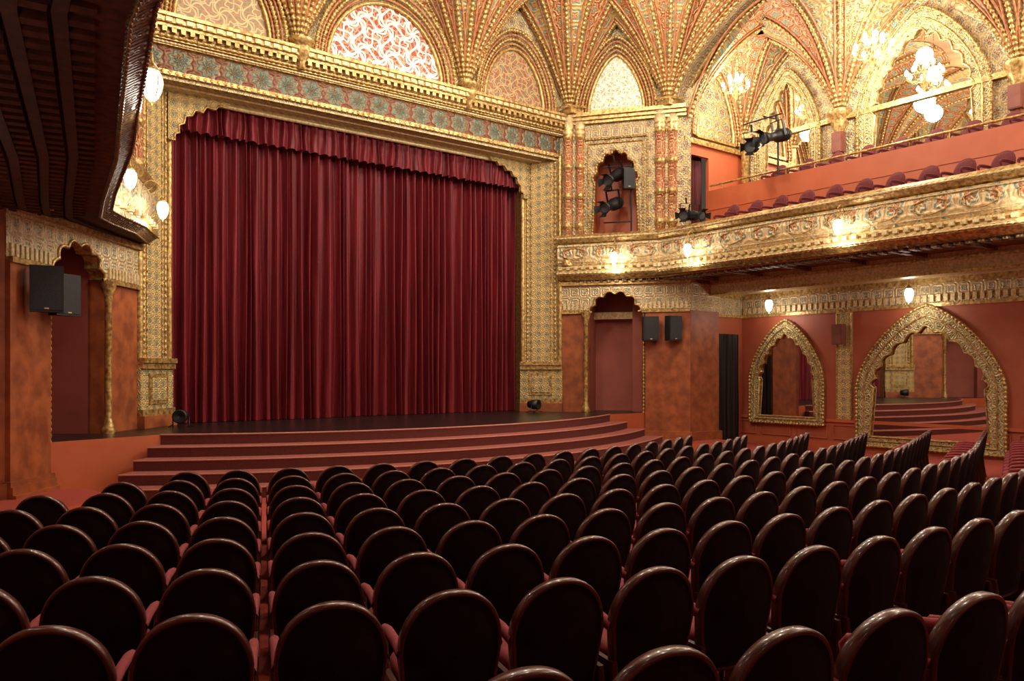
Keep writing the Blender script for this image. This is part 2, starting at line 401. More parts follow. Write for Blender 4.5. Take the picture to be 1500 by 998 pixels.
mb.tube([(xo0,YO-.12,8.70),(xo1,YO-.12,8.70)],.03,3,n=8,bead=.08)
mb.build('proscenium_cornice',[m_frieze,m_gold,m_dgold,m_cream])

mb=MB()
mb.face([(xo0-.2,YO,9.1),(xo1+.2,YO,9.1),(xo1+.2,YO,12.85),(xo0-.2,YO,12.85)],0)
mb.face([(xo0-.2,YO+.02,8),(xo1+.2,YO+.02,8),(xo1+.2,YO+.02,9.2),(xo0-.2,YO+.02,9.2)],0)
mb.build('wall_stage',[m_wallo])
mb=MB();mb.face([(3.0,19.55,0),(15.8,19.55,0),(15.8,19.55,12.85),(3.0,19.55,12.85)],0);mb.build('wall_stage_back',[m_black])
def lunette(F,a0,a1,z0,za,mat,name,d=.02,nb=5,step=.085,A_=1.9,B_=.6):
    mb=MB()
    pts=arch(a0,a1,z0+.15,za,n=36,A=A_,B=B_)
    mb.prism(F,[(a0,z0)]+pts+[(a1,z0)],0,d,0)
    for j in range(nb):
        o=j*step+.03
        q=arch(a0-o,a1+o,z0+.15,za+o*1.35,n=36,A=A_,B=B_)
        q=[(a0-o,z0)]+q+[(a1+o,z0)]
        mb.tube([F.p(a,d+.04+.03*j,z) for a,z in q],[.05,.035,.055,.035,.06][j%5],1 if j%2==0 else 2,n=7,bead=0 if j in(0,) else .1)
    mb.fbox(F,a0-.05,a1+.05,0,.12,z0-.03,z0+.06,1)
    mb.build(name,[mat,m_gold,m_redgold])
lunette(FW,7.86,10.86,9.2,10.82,m_lat,'lunette_panel',A_=2.1,B_=.6)
lunette(FW,12.27,14.2,9.2,10.7,m_lat2,'lunette_panel')
lunette(FW,4.5,6.43,9.2,10.7,m_lat4,'lunette_panel')

# ------------------------------------------------------------------ columns
def cluster(x,y,z0,z1,name,offs,r=.13):
    mb=MB()
    for ox,oy in offs:
        X,Y=x+ox,y+oy
        prof=[(r*1.7,z0),(r*1.7,z0+.12),(r*1.35,z0+.2),(r*1.45,z0+.26),(r*1.1,z0+.34)]
        mats=[1,1,1,1]
        H=z1-z0-.34-.55
        nb=4
        for i in range(nb):
            za=z0+.34+H*i/nb;zb_=z0+.34+H*(i+1)/nb
            prof+=[(r,za+.02),(r,zb_-.12),(r*1.18,zb_-.1),(r*1.18,zb_-.03)];mats+=[1,0,1,1]
        prof+=[(r*1.05,z1-.52),(r*1.3,z1-.45),(r*1.1,z1-.38),(r*1.5,z1-.2),(r*1.9,z1-.1),(r*1.9,z1)]
        mats+=[1,2,1,2,2,1]
        mats=mats[:len(prof)-1]
        mb.lathe(X,Y,prof,0,n=16,mats=mats)
    mb.box(x-.36,x+.36,y-.36,y+.36,z1-.02,z1+.14,1)
    mb.lathe(x,y,[(.48,z1+.2),(.5,z1+.14)],1,n=8)
    mb.build(name,[m_marble,m_gold,m_cream])
cR=(15.12,16.98);cR2=(16.72,14.85);cL=(3.58,16.98)
zc=9.22
for (c,sg) in ((cR,1),(cL,-1)):
    cluster(c[0],c[1],5.0,zc,'corner_column_cluster',[(-.14*sg,.02),(.12*sg,-.2)],r=.125)
cluster(cR2[0],cR2[1],5.0,zc,'gallery_column_cluster',[(-.18,.12),(.05,-.12),(.2,.12)],r=.14)
cluster(16.75,4.6,5.0,zc,'gallery_column_cluster',[(-.18,.12),(0,-.16),(.18,.12)],r=.14)

# ------------------------------------------------------------------ diagonal walls
def diag(P,Q,s0,s1,tag):
    F,L=frame2(P,Q);a0,a1=s0*L,s1*L
    mb=MB()
    for b0,b1 in ((0,a0),(a1,L)):
        mb.fbox(F,b0,b1,-.3,0,0,3.72,0)
    mb.fbox(F,a0,a1,-.3,0,0,ST-.02,3)
    pa=a1+.1
    mb.fbox(F,pa,L,0,.08,0,3.7,0)
    for z0,z1,d in ((0,.22,.2),(.22,.34,.15),(.34,.42,.12)): mb.fbox(F,pa-.05,L+.05,0,d,z0,z1,0)
    ar=arch(a0,a1,3.62,4.28,n=60,A=2.2,B=.55,cusps=6,dep=.14)
    mb.prism(F,[(0,3.7),(a0,3.7)]+[(a,max(z,3.7)) for a,z in ar]+[(a1,3.7),(L,3.7),(L,4.68),(0,4.68)],-.25,.02,1,side=2)
    mb.fbox(F,0,a0,0,.07,3.66,3.74,2);mb.fbox(F,a1,L,0,.12,3.66,3.74,2)
    mb.tube([F.p(a,.03,max(z,3.7)) for a,z in ar],.03,2,n=6)
    mb.fbox(F,0,L,0,.1,4.45,4.55,2)
    k=0
    while k*.12<L-.06:
        a=k*.12
        if a<a0-.05 or a>a1: mb.fbox(F,a,a+.07,.02,.06,3.76,3.95,5)
        k+=1
    mb.face([F.p(a0-.1,-1.1,ST),F.p(a1+.1,-1.1,ST),F.p(a1+.1,-1.1,4.5),F.p(a0-.1,-1.1,4.5)],4)
    for a in (a0,a1): mb.face([F.p(a,-.25,ST),F.p(a,-1.1,ST),F.p(a,-1.1,4.5),F.p(a,-.25,4.5)],4)
    mb.face([F.p(a0,0,ST),F.p(a1,0,ST),F.p(a1,-1.1,ST),F.p(a0,-1.1,ST)],6)
    mb.face([F.p(a0,0,4.5),F.p(a1,0,4.5),F.p(a1,-1.1,4.5),F.p(a0,-1.1,4.5)],2)
    mb.fbox(F,a0,a1,-1.1,-.85,3.55,3.75,5)
    mb.fbox(F,a1-.35,a1,-1.08,-.6,ST,4.4,4)
    q=F.p(a0-.06,.05,0)
    mb.lathe(q[0],q[1],[(.12,ST),(.12,ST+.1),(.08,ST+.2),(.06,ST+.3),(.06,3.3),(.08,3.35),(.07,3.42),(.13,3.6),(.14,3.7)],2,n=12)
    q=[F.p(a1+.05,.03,ST),F.p(a1+.05,.03,3.66)];mb.tube(q,.035,2,n=8,bead=.1)
    u0,u1=a0+.03*L,a1-.02*L
    h=doorway(u0,u1,5.7,7.3,8.2,n=60,A=2.0,B=.6,cusps=7,dep=.12)
    mb.prism(F,[(0,4.7),(L,4.7),(L,9.0),(0,9.0)],-.25,0,7,holes=[h],side=2)
    mb.tube([F.p(a,.03,z) for a,z in h],.045,2,n=6,bead=.09)
    mb.face([F.p(u0-.1,-.75,5),F.p(u1+.1,-.75,5),F.p(u1+.1,-.75,8.5),F.p(u0-.1,-.75,8.5)],8)
    for a in (u0,u1): mb.face([F.p(a,-.2,5),F.p(a,-.75,5),F.p(a,-.75,8.5),F.p(a,-.2,8.5)],8)
    mb.face([F.p(u0,-.2,8.3),F.p(u1,-.2,8.3),F.p(u1,-.75,8.3),F.p(u0,-.75,8.3)],4)
    for o in (.1,.22):
        mb.tube([F.p(u0-o,.03,5.7),F.p(u0-o,.03,8.3+o),F.p(u1+o,.03,8.3+o),F.p(u1+o,.03,5.7)],.03,2,n=6,bead=.09)
    mb.fbox(F,u0-.2,u1+.2,0,.03,8.55,8.9,1)
    for z0,z1,d in ((8.95,9.03,.12),(9.03,9.12,.2),(9.12,9.22,.28)): mb.fbox(F,.2,L-.1,-.1,d,z0,z1,2)
    mb.face([F.p(-.1,-.02,9),F.p(L+.6,-.02,9),F.p(L+.6,-.02,12.85),F.p(-.1,-.02,12.85)],7)
    mb.build('wall_'+tag,[m_rust,m_band,m_gold,m_orange,m_niche,m_cream,m_floor,m_wallo,m_orange])
    return F,L,a0,a1,u0,u1
FR,LR,a0R,a1R,u0R,u1R=diag(P1R,P2R,.227,.64,'corner_right')
FL,LL,a0L,a1L,u0L,u1L=diag(P1L,P2L,.322,.73,'corner_left')
lunette(FR,u0R-.05,u1R+.1,9.25,10.75,m_lat3,'niche_head_panel',nb=5,A_=1.6,B_=.7)
mb=MB()
mb.box(P2R[0],18.2,P2R[1],14.6,0,4.6,0);mb.box(P2R[0]-.05,18.25,P2R[1]-.08,14.4,0,.4,0)
mb.box(P2R[0]-.02,18.22,P2R[1]-.02,P2R[1],3.7,4.45,1)
mb.box(-.8,P2L[0],P2L[1],14.3,0,4.6,0);mb.box(-.8,P2L[0]+.05,P2L[1]-.08,14.0,0,.4,0)
mb.build('wall_pier_returns',[m_rust,m_band])

# ------------------------------------------------------------------ balconies
prof=[(-.45,4.60),(-.05,4.58),(.06,4.66),(.15,4.72),(.15,4.80),(.07,4.86),(.10,4.92),(.02,4.98),(.0,5.02),(.07,5.2),(.09,5.4),(.03,5.58),(.0,5.6),(.09,5.64),(.13,5.70),(.13,5.78),(.05,5.85),(-.22,5.85),(-.22,5.0)]
def rev(pr): return [(-d,z) for d,z in pr]
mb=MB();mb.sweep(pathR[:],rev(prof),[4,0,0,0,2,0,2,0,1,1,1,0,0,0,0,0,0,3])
def along(path,step,start=.0):
    out=[];acc=start
    for a,b in zip(path,path[1:]):
        L=math.dist(a,b)
        while acc<L:
            t=acc/L;out.append(((a[0]+(b[0]-a[0])*t,a[1]+(b[1]-a[1])*t),((b[0]-a[0])/L,(b[1]-a[1])/L)));acc+=step
        acc-=L
    return out
for (p,t) in along(pathR,.22,.1):
    F=Fr(p,t,(t[1],-t[0]) if (t[1]*(CX-p[0])-t[0]*(8-p[1]))>0 else (-t[1],t[0]))
    mb.fbox(F,-.05,.05,.0,.17,4.86,4.95,2)
    mb.fbox(F,-.06,.06,-.40,-.08,4.52,4.60,4)
PP,NN=pathn(pathR)
for d,z,r,bd in ((-.045,5.09,.02,.08),(-.075,5.52,.02,.08),(-.15,5.74,.03,.12),(-.17,4.76,.03,.12)):
    mb.tube([(PP[i].x+NN[i].x*d,PP[i].y+NN[i].y*d,z) for i in range(3)],r,2,n=6,bead=bd)
for (p,t) in along(pathR,.9525,.48):
    F=Fr(p,t,(t[1],-t[0]) if (t[1]*(CX-p[0])-t[0]*(8-p[1]))>0 else (-t[1],t[0]))
    q=[F.p(.34*math.cos(a)*(1-.12*math.cos(4*a)),.105,5.31+.15*math.sin(a)*(1+.1*math.cos(4*a))) for a in [2*pi*i/28 for i in range(29)]]
    mb.tube(q,.016,0,n=6)
mb.build('balcony_parapet_right',[m_gold,m_parapet,m_cream,m_orange,m_soff])
mb=MB();mb.sweep(pathL,prof,[4,5,5,0,2,0,2,0,1,1,1,0,0,0,0,0,0,3])
PP,NN=pathn(pathL)
for d,z,r in ((-.02,4.575,.022),(.15,4.71,.02)):
    mb.tube([(PP[i].x+NN[i].x*d,PP[i].y+NN[i].y*d,z) for i in range(len(PP))],r,6,n=6,bead=.1)
for (p,t) in along(pathL,.3,.1):
    n=(t[1],-t[0]);n=n if n[0]>0 else (-n[0],-n[1])
    mb.fbox(Fr(p,t,n),-.06,.06,.0,.17,4.86,4.95,2)
mb.build('balcony_parapet_left',[m_gold,m_parapet,m_cream,m_orange,m_brown,m_soff,m_dgold])

mb=MB()
rows=[(.42,4.60),(.72,4.56),(1.02,4.52),(1.32,4.48),(1.62,4.44),(1.95,4.40)]
pL=pathL[3:]
prof2=[(-.4,4.62)]
for d,z in rows:
    prof2+=[(-d,z+.04),(-d,z-.06),(-d-.1,z-.06),(-d-.1,z+.05)]
prof2+=[(-4.0,4.45)]
mb.sweep(pathL,prof2,[0]*(len(prof2)-1))
for d,z in rows[:6]:
    for (p,t) in along(pL,.24,.1):
        n=(t[1],-t[0]);n=n if n[0]>0 else (-n[0],-n[1])
        mb.fbox(Fr(p,t,n),-.06,.06,-d-.02,-d+.17,z-.05,z+.05,1)
mb.build('balcony_soffit_left',[m_dark,m_brown,m_rust])
mb=MB()
mb.face([(16.0,17,4.62),(18.1,17,4.62),(18.1,-6,4.55),(16.7,-6,4.55)],0)
mb.face([(15.0,17.3,4.62),(16.0,17,4.62),(16.7,14.0,4.60),(16.3,14.8,4.6)],0)
y=14.0
while y>-6: mb.box(16.75,17.85,y,y+.12,4.52,4.58,0);y-=1.4
mb.box(17.82,18.1,-6,14.3,4.18,4.62,1);mb.box(17.78,17.84,-6,14.3,4.42,4.5,2);mb.box(17.78,18.14,-6,14.3,4.14,4.2,2)
mb.face([(18.1,-6,4.25),(19.5,-6,4.25),(19.5,14.6,4.25),(18.1,14.6,4.25)],3)
mb.box(16.5,17.9,-6,14.5,4.7,5.35,4)
mb.box(17.9,19.5,-6,14.5,4.7,6.5,4)
mb.box(17.88,18.0,-6,14.5,6.5,7.05,4)
mb.build('balcony_gallery_right',[m_soff,m_cream,m_gold,m_band,m_orange])
mb=MB()
mb.tube([(17.94,14.4,7.2),(17.94,-6,7.2)],.03,0,n=8)
for i in range(11): mb.tube([(17.94,14-i*2,7.0),(17.94,14-i*2,7.2)],.018,0,n=6)
mb.build('brass_handrail',[m_gold])
mb=MB();mb.face([(-.8,-6,4.9),(1.0,-6,4.9),(2.0,14,4.9),(-.8,14,4.9)],0);mb.build('balcony_gallery_left',[m_carpet])

# ------------------------------------------------------------------ side and rear walls
FX=Fr((19.5,0),(0,1),(-1,0))
def uvrect(mb,F,a0,a1,z0,z1,d,mat): mb.face([F.p(a0,d,z0),F.p(a1,d,z0),F.p(a1,d,z1),F.p(a0,d,z1)],mat)
mb=MB()
uvrect(mb,FX,-6,14.6,0,3.62,0,0);uvrect(mb,FX,-6,14.6,3.62,4.25,.0,1)
mb.fbox(FX,-6,14.6,0,.08,3.58,3.66,2);mb.fbox(FX,-6,14.6,0,.12,4.12,4.25,2)
mb.fbox(FX,-6,14.6,0,.04,0,.2,4);mb.fbox(FX,-6,14.6,0,.05,.72,.8,4)
k=0
while k*.16<20.4:
    mb.fbox(FX,-6+k*.16,-6+k*.16+.09,0,.05,3.70,3.86,5);k+=1
a=-5.8
while a<14:
    mb.tube([FX.p(a,.02,.28),FX.p(a+.9,.02,.28),FX.p(a+.9,.02,.64),FX.p(a,.02,.64),FX.p(a,.02,.28)],.015,4,n=5);a+=1.1
for a in (11.3,6.6,2.3,-2): 
    mb.fbox(FX,a-.22,a+.22,0,.05,.8,3.6,3);mb.tube([FX.p(a-.2,.06,.8),FX.p(a-.2,.06,3.55)],.02,2,n=6);mb.tube([FX.p(a+.2,.06,.8),FX.p(a+.2,.06,3.55)],.02,2,n=6)
mb.build('wall_right',[m_salmon,m_band,m_gold,m_frame,m_orange,m_cream])
mb=MB();uvrect(mb,FX,-6,14.6,6.4,12.85,0,0)
mb.fbox(FX,-6,14.6,0,.12,8.55,8.68,1);
mb.build('wall_gallery_right',[m_wallo,m_gold])
FE=Fr((0,14.5),(1,0),(0,-1))
mb=MB()
uvrect(mb,FE,16.9,19.5,0,3.62,0,0);uvrect(mb,FE,16.9,19.5,3.62,4.6,0,1);mb.fbox(FE,18.2,19.5,0,.08,3.58,3.66,2);mb.fbox(FE,18.2,19.5,0,.12,4.12,4.25,2)
mb.prism(FE,[(16.9,4.7),(19.5,4.7),(19.5,8.3),(16.9,8.3)],-.1,0,3,holes=[[(17.15,5.36),(18.0,5.36),(18.0,8.0),(17.15,8.0)]])
uvrect(mb,FE,16.9,18.3,5.3,8.2,-.5,5)
uvrect(mb,FE,16.9,19.5,8.3,12.85,0,4);mb.fbox(FE,16.9,19.5,0,.1,8.28,8.42,2)
mb.fbox(FE,17.0,17.12,0,.03,5.36,8.1,6)
mb.build('wall_gallery_end',[m_salmon,m_band,m_gold,m_orange,m_vault2,m_niche,m_rust])
lunette(FE,17.45,19.0,8.5,10.3,m_vault2,'lunette_panel',nb=4,A_=1.6,B_=.65)
mb=MB()
uvrect(mb,Fr((-.8,0),(0,1),(1,0)),-6,14.6,0,4.5,0,0);uvrect(mb,Fr((-.8,0),(0,1),(1,0)),-6,14.6,4.5,12.85,0,1)
mb.build('wall_left',[m_salmon,m_wallo])
mb=MB();uvrect(mb,W,-.8,19.5,0,4.5,-6,0);uvrect(mb,W,-.8,19.5,4.5,12.85,-6,1);mb.build('wall_rear',[m_salmon,m_wallo])
mb=MB();uvrect(mb,W,-.8,1.9,4.5,12.85,14.0,1);mb.build('wall_gallery_end_left',[m_salmon,m_wallo])

FA=Fr((16.62,0),(0,1),(-1,0))
mb=MB()
def ar2(o): return arch(4.9-o,14.5+o,9.35,11.9+o*1.2,n=60,A=1.75,B=.66)
mb.prism(FA,[(4.5,12.85),(4.5,9.35)]+[(a,z) for a,z in ar2(0)]+[(14.9,9.35),(14.9,12.85)],-.45,.0,0,side=2,back=True)
for j,(o,r) in enumerate(((0,.07),(.1,.04),(.2,.06),(.31,.04),(.42,.07),(.56,.04),(.68,.06))):
    mb.tube([FA.p(a,.05,z) for a,z in ar2(o)],r,1 if j%2==0 else 4,n=7,bead=.12 if j%2 else .16)
    mb.tube([FA.p(a,-.45,z) for a,z in ar2(o)],r,1,n=6,bead=0) if j in (0,2) else None
mb.build('gallery_great_arch',[m_wallo,m_gold,m_band,m_cream,m_redgold])

# ------------------------------------------------------------------ vaults
def fan(vm,rm,sp,others,z0,H,R,p,half,ribs=22.5,rr=.05,step=5.625,alt=0):
    sx,sy=sp
    nph=int(360/step)
    def rmax(ph):
        c,s=math.cos(ph),math.sin(ph);m=R
        for ox,oy in others:
            dx,dy=ox-sx,oy-sy;D=math.hypot(dx,dy)
            if D<.01: continue
            k=(dx*c+dy*s)/D
            if k>1e-6: m=min(m,D/2/k)
        for nx,ny,cc in half:
            k=nx*c+ny*s
            if k>1e-4: m=min(m,(cc-nx*sx-ny*sy)/k)
        return m
    def pt(ph,r): return (sx+r*math.cos(ph),sy+r*math.sin(ph),z0+H*(1-(1-r/R)**p))
    n=14;rows=[];ml=[]
    for i in range(nph+1):
        ph=math.radians(i*step);m=rmax(ph)
        if m<.3:
            if len(rows)>1: vm.grid(rows,0,UV=uvs,mats=ml)
            rows=[];ml=[];continue
        if not rows: uvs=[]
        rr_=[.03+(m-.03)*(j/n)**1.6 for j in range(n+1)]
        rows.append([pt(ph,r) for r in rr_]);ml.append(int(i*step/ribs+.001)%2 if alt else 0)
        L=0;u=[]
        for j in range(n+1):
            if j: L+=math.dist(rows[-1][j],rows[-1][j-1])
            u.append((L,i*.115))
        uvs.append(u)
    if len(rows)>1: vm.grid(rows,0,UV=uvs,mats=ml)
    a=0
    while a<359.9:
        ph=math.radians(a);m=rmax(ph)
        if m>.8:
            k=24
            P=[pt(ph,.06+(m-.06)*(j/k)**1.5) for j in range(k+1)]
            rm.tube([(x,y,z-.05) for x,y,z in P],rr,0,n=7,bead=.12)
            nx,ny=-math.sin(ph),math.cos(ph)
            for sgn in (-1,1):
                rm.tube([(x+nx*sgn*.12*min(1,.2+j/8),y+ny*sgn*.12*min(1,.2+j/8),z-.01) for j,(x,y,z) in enumerate(P)],.03,1,n=5)
        a+=ribs
vm,rm=MB(),MB()
spH=[(7.12,17.2),(11.62,17.2),(cR[0]-.05,cR[1]+.05),(cL[0]+.05,cL[1]+.05),(16.55,14.7),(2.1,14.6),(16.55,4.6),(2.1,4.6),(16.55,-6),(2.1,-6)]
nR=(.811,.585);nL=(-.79,.61)
half=[(0,1,17.24),(1,0,16.62),(-1,0,-1.9),(nR[0],nR[1],nR[0]*14.88+nR[1]*17.26+.03),(nL[0],nL[1],nL[0]*3.82+nL[1]*17.26+.03)]
for i,s_ in enumerate(spH[:8]):
    fan(vm,rm,s_,spH,9.32,3.5,4.6,3.0,half,ribs=22.5,rr=.065,alt=1)
vm.build('vault_hall',[m_vault,m_vaultr])
spG=[(19.45,14.45),(19.45,11.4),(19.45,7.2),(19.45,3.0),(19.45,-1.2),(19.45,-6),(17.0,14.45),(17.0,4.6)]
halfG=[(1,0,19.5),(-1,0,-16.95),(0,1,14.5)]
vm=MB()
for s_ in spG: fan(vm,rm,s_,spG,8.75,2.55,3.5,3.0,halfG,ribs=30,rr=.06,step=6,alt=1)
vm.face([(16.95,-6,11.3),(19.5,-6,11.3),(19.5,14.5,11.3),(16.95,14.5,11.3)],0)
vm.build('vault_gallery',[m_vault2,m_vaultr])
rm.build('vault_ribs',[m_gold,m_redgold])
mb=MB()
for x,y,z in ((7.12,17.02,9.3),(11.62,17.02,9.3)):
    mb.lathe(x,y,[(.04,z-.55),(.1,z-.5),(.09,z-.4),(.2,z-.25),(.24,z-.15),(.24,z),(.3,z+.03),(.3,z+.1)],0,n=10)
for y in (14.3,11.4,7.2,3.0):
    mb.lathe(19.4,y,[(.05,7.4),(.12,7.5),(.13,8.3),(.22,8.5),(.22,8.6),(.3,8.7),(.3,8.8)],0,n=10)
mb.build('springer_corbels',[m_gold])

# ------------------------------------------------------------------ mirrors
def mirror(F,a0,a1,z0,z1,name,fw=.26):
    H=z1-z0;zs=z0+H*.42
    mb=MB()
    outer=doorway(a0,a1,z0,zs,z1,n=44,A=1.35,B=.62)
    inner=doorway(a0+fw,a1-fw,z0+fw*.7,zs+.02,z1-fw*1.45,n=88,A=1.38,B=.62,cusps=11,dep=.07)
    mb.prism(F,outer,0,.10,0,holes=[inner],side=1)
    mb.poly(F,outer,.04,2)
    mb.tube([F.p(a,.12,z) for a,z in outer+[outer[0]]],.045,1,n=7,bead=.10)
    i2=doorway(a0+fw*.55,a1-fw*.55,z0+fw*.4,zs,z1-fw*.75,n=44,A=1.36,B=.62)
    mb.tube([F.p(a,.11,z) for a,z in i2+[i2[0]]],.022,1,n=6)
    mb.tube([F.p(a,.11,z) for a,z in inner+[inner[0]]],.022,1,n=6)
    mb.build(name,[m_mirf,m_gold,m_mirror])
mirror(FX,11.85,14.15,.62,3.46,'arched_wall_mirror')
mirror(FX,7.45,10.92,.17,3.62,'arched_wall_mirror',fw=.34)
mirror(FX,3.0,6.2,.17,3.62,'arched_wall_mirror',fw=.34)
mirror(FX,11.95,13.95,7.0,10.35,'arched_wall_mirror',fw=.26)
mirror(FX,7.75,10.9,6.8,10.75,'arched_wall_mirror',fw=.34)
mirror(FX,3.4,6.6,6.8,10.75,'arched_wall_mirror',fw=.34)
FLX=Fr((-.8,0),(0,1),(1,0))
mirror(FLX,7.45,10.92,.3,3.62,'arched_wall_mirror',fw=.34)

# ------------------------------------------------------------------ curtains
def drape(name,x0,x1,y,z0,z1,period,amp,mat,seed,rows=14,hem=0,cpf=14):
    rnd=random.Random(seed)
    mb=MB()
    n=int((x1-x0)/period)
    wts=[rnd.uniform(.5,1.7) for _ in range(n)];S=sum(wts)
    amps=[rnd.uniform(.5,1.3) for _ in range(n)];hs=[rnd.uniform(-1,1) for _ in range(n+1)]
    cols=[];acc=x0
    for i in range(n):
        w=wts[i]/S*(x1-x0)
        for j in range(cpf):
            t=j/cpf
            cols.append((acc+w*t,math.sin(2*pi*t),math.sin(4*pi*t+i),amps[i],hs[i]+(hs[i+1]-hs[i])*t,i+t))
        acc+=w
    cols.append((x1,0,0,1,0,n))
    G=[]
    for r in range(rows+1):
        v=r/rows;row=[]
        for (x,s1,s2,a,h,it) in cols:
            k=amp*(.75+.35*(1-v))
            yy=y-k*a*s1-k*.25*s2*math.sin(v*4+it)+.05*h
            xx=x+.02*math.sin(v*5+it*1.3)*(1-v)
            z=z0+(z1-z0)*v+(hem*h*(1-v)+hem*.6*s1*(1-v) if hem else 0)
            row.append((xx,yy,z))
        G.append(row)
    mb.grid(G,0);mb.build(name,[mat])
drape('stage_curtain_left_panel',4.5,8.80,18.33,ST+.01,8.0,.2,.13,m_curt,1)
drape('stage_curtain_right_panel',8.80,14.25,18.42,ST+.01,8.0,.2,.13,m_curt,2)
drape('stage_curtain_valance',4.6,14.12,18.06,7.25,8.0,.20,.06,m_curt,3,rows=6,hem=.014)
m_bc=velvet('black_velvet',(.02,.012,.012),(.01,.006,.006))
drape('doorway_curtain',18.22,19.15,14.36,floorz(14)+.01,3.1,.16,.05,m_bc,4,rows=6)
m_red2=velvet('door_drape',(.12,.015,.015),(.06,.008,.008))
drape('gallery_door_drape',17.5,18.0,14.75,5.36,7.95,.12,.03,m_red2,5,rows=5)

# ------------------------------------------------------------------ theatre seats
def seatmesh(name,mb_back,mb_red,mb_wood):
    mb=MB()
    ol=[]
    hw=.246;top=.888;zm=.60;bot=.26
    n=32
    for i in range(n+1):
        th=pi*i/n
        c=math.cos(th);s=math.sin(th)
        ol.append((-hw*math.copysign(abs(c)**.94,c),zm+(top-zm)*abs(s)**.94))
    for i in range(1,7):
        t=i/6; ol.append((hw*(1-.16*t),zm+(bot-zm)*t))
    for i in range(1,6): ol.append((hw*.84*(1-2*i/6),bot))
    for i in range(0,6):
        t=1-i/6; ol.append((-hw*(1-.16*t),zm+(bot-zm)*t))
    cz=.58
    def ring(s,yo):
        out=[]
        for x,z in ol:
            X=x*s;Z=cz+(z-cz)*s
            out.append((X,yo+.6*X*X-(Z-.45)*.17-.02,Z))
        return out
    rings=[(.02,-.066),(.4,-.064),(.75,-.058),(.93,-.046),(.94,-.050),(.975,-.052),(1.0,-.042),(1.004,-.02),(1.0,.008),(.97,.018),(.93,.016),(.90,.03),(.75,.05),(.4,.06),(.02,.062)]
    mats=[0,0,0,2,2,2,2,2,2,2,2,1,1,1]
    mb.grid([ring(s,y) for s,y in rings],0,closed=True,mats=mats)
    def rbox(x0,x1,y0,y1,z0,z1,mat,r=.03):
        cx,cy=(x0+x1)/2,(y0+y1)/2;hx,hy=(x1-x0)/2,(y1-y0)/2
        G=[]
        for zz,ins in ((z0,r),(z0+r*.4,r*.3),(z0+r,0),(z1-r,0),(z1-r*.4,r*.3),(z1,r),(z1+.008,hx)):
            row=[]
            for k in range(24):
                th=2*pi*k/24;c,s=math.cos(th),math.sin(th)
                ex=math.copysign(abs(c)**.35,c);ey=math.copysign(abs(s)**.35,s)
                f=max(.01,1-ins/hx);g=max(.01,1-ins/hy if ins<hx else .01)
                row.append((cx+hx*ex*f,cy+hy*ey*g,zz))
            G.append(row)
        mb.grid(G,mat,closed=True)
    rbox(-.20,.20,.03,.47,.36,.46,1)
    rbox(-.21,.21,.03,.48,.32,.362,2,.01)
    for sx in (-1,1):
        x=sx*.232
        mb.tube([(x,-.04,.60),(x,.1,.62),(x,.25,.62),(x,.34,.605),(x,.37,.57),(x,.36,.53)],.024,1,n=8)
        mb.tube([(x,-.03,.575),(x,.1,.593),(x,.3,.59),(x,.345,.55),(x,.33,.47),(x,.30,.4),(x,.32,.2),(x,.36,.015)],.017,2,n=6)
        mb.fbox(W,x-.014,x+.014,-.06,.30,.05,.42,2)
        mb.tube([(x,-.05,.4),(x,-.07,.2),(x,-.10,.012)],.019,2,n=6)
        mb.fbox(W,x-.018,x+.018,-.12,.38,0,.03,2)
    return mb.build(name,[mb_back,mb_red,mb_wood])
master=seatmesh('theatre_seat',m_seatback,m_seatred,m_seatwood)
sm=master.data
first=True
XC,YC=6.9,18.7;thA=math.atan2(XC,YC)
sp=.54;TCAP=math.radians(20.5)
def place(x,y,z,rot,me,nm):
    global first
    if first and me is sm: o=master;first=False
    else:
        o=bpy.data.objects.new(nm,me);scene.collection.objects.link(o)
    o.location=(x,y,z);o.rotation_euler=(0,0,rot)
xend={7:11.3,6:12.2,5:13.3,4:14.2,3:15.2,2:16.2,1:16.8,0:16.9,-1:16.9,-2:16.9}
xst={7:2.4,6:1.5,5:1.0,4:.6}
for k in range(-3,8):
    R=16.27-(.875 if k>0 else 1.07)*k
    for side in (1,-1):
        j=0
        while j<70:
            s=side*(.285+sp*j);th=-thA+s/R;j+=1
            ex=0
            cap=TCAP+math.radians(max(0,k-3)*1.5)
            if th>cap: ex=(th-cap)*R;th=cap
            x=XC+R*math.sin(th)+ex*math.cos(th);y=YC-R*math.cos(th)+ex*math.sin(th)
            if side>0 and x>xend.get(k,16.9): break
            if side<0 and x<xst.get(k,-.4): break
            if math.hypot(x,y)<1.75: continue
            if x<-.4 or y<-5: continue
            place(x,y,floorz(y),th,sm,'theatre_seat')
gm=seatmesh('gallery_seat',m_galred,m_galred,m_galred)
gd=gm.data;bpy.data.objects.remove(gm)
for i in range(19):
    place(17.3,13.2-i*.72,5.52,math.radians(75),gd,'gallery_seat')
for i in range(18):
    place(18.5,12.6-i*.8,6.62,math.radians(75),gd,'gallery_seat')

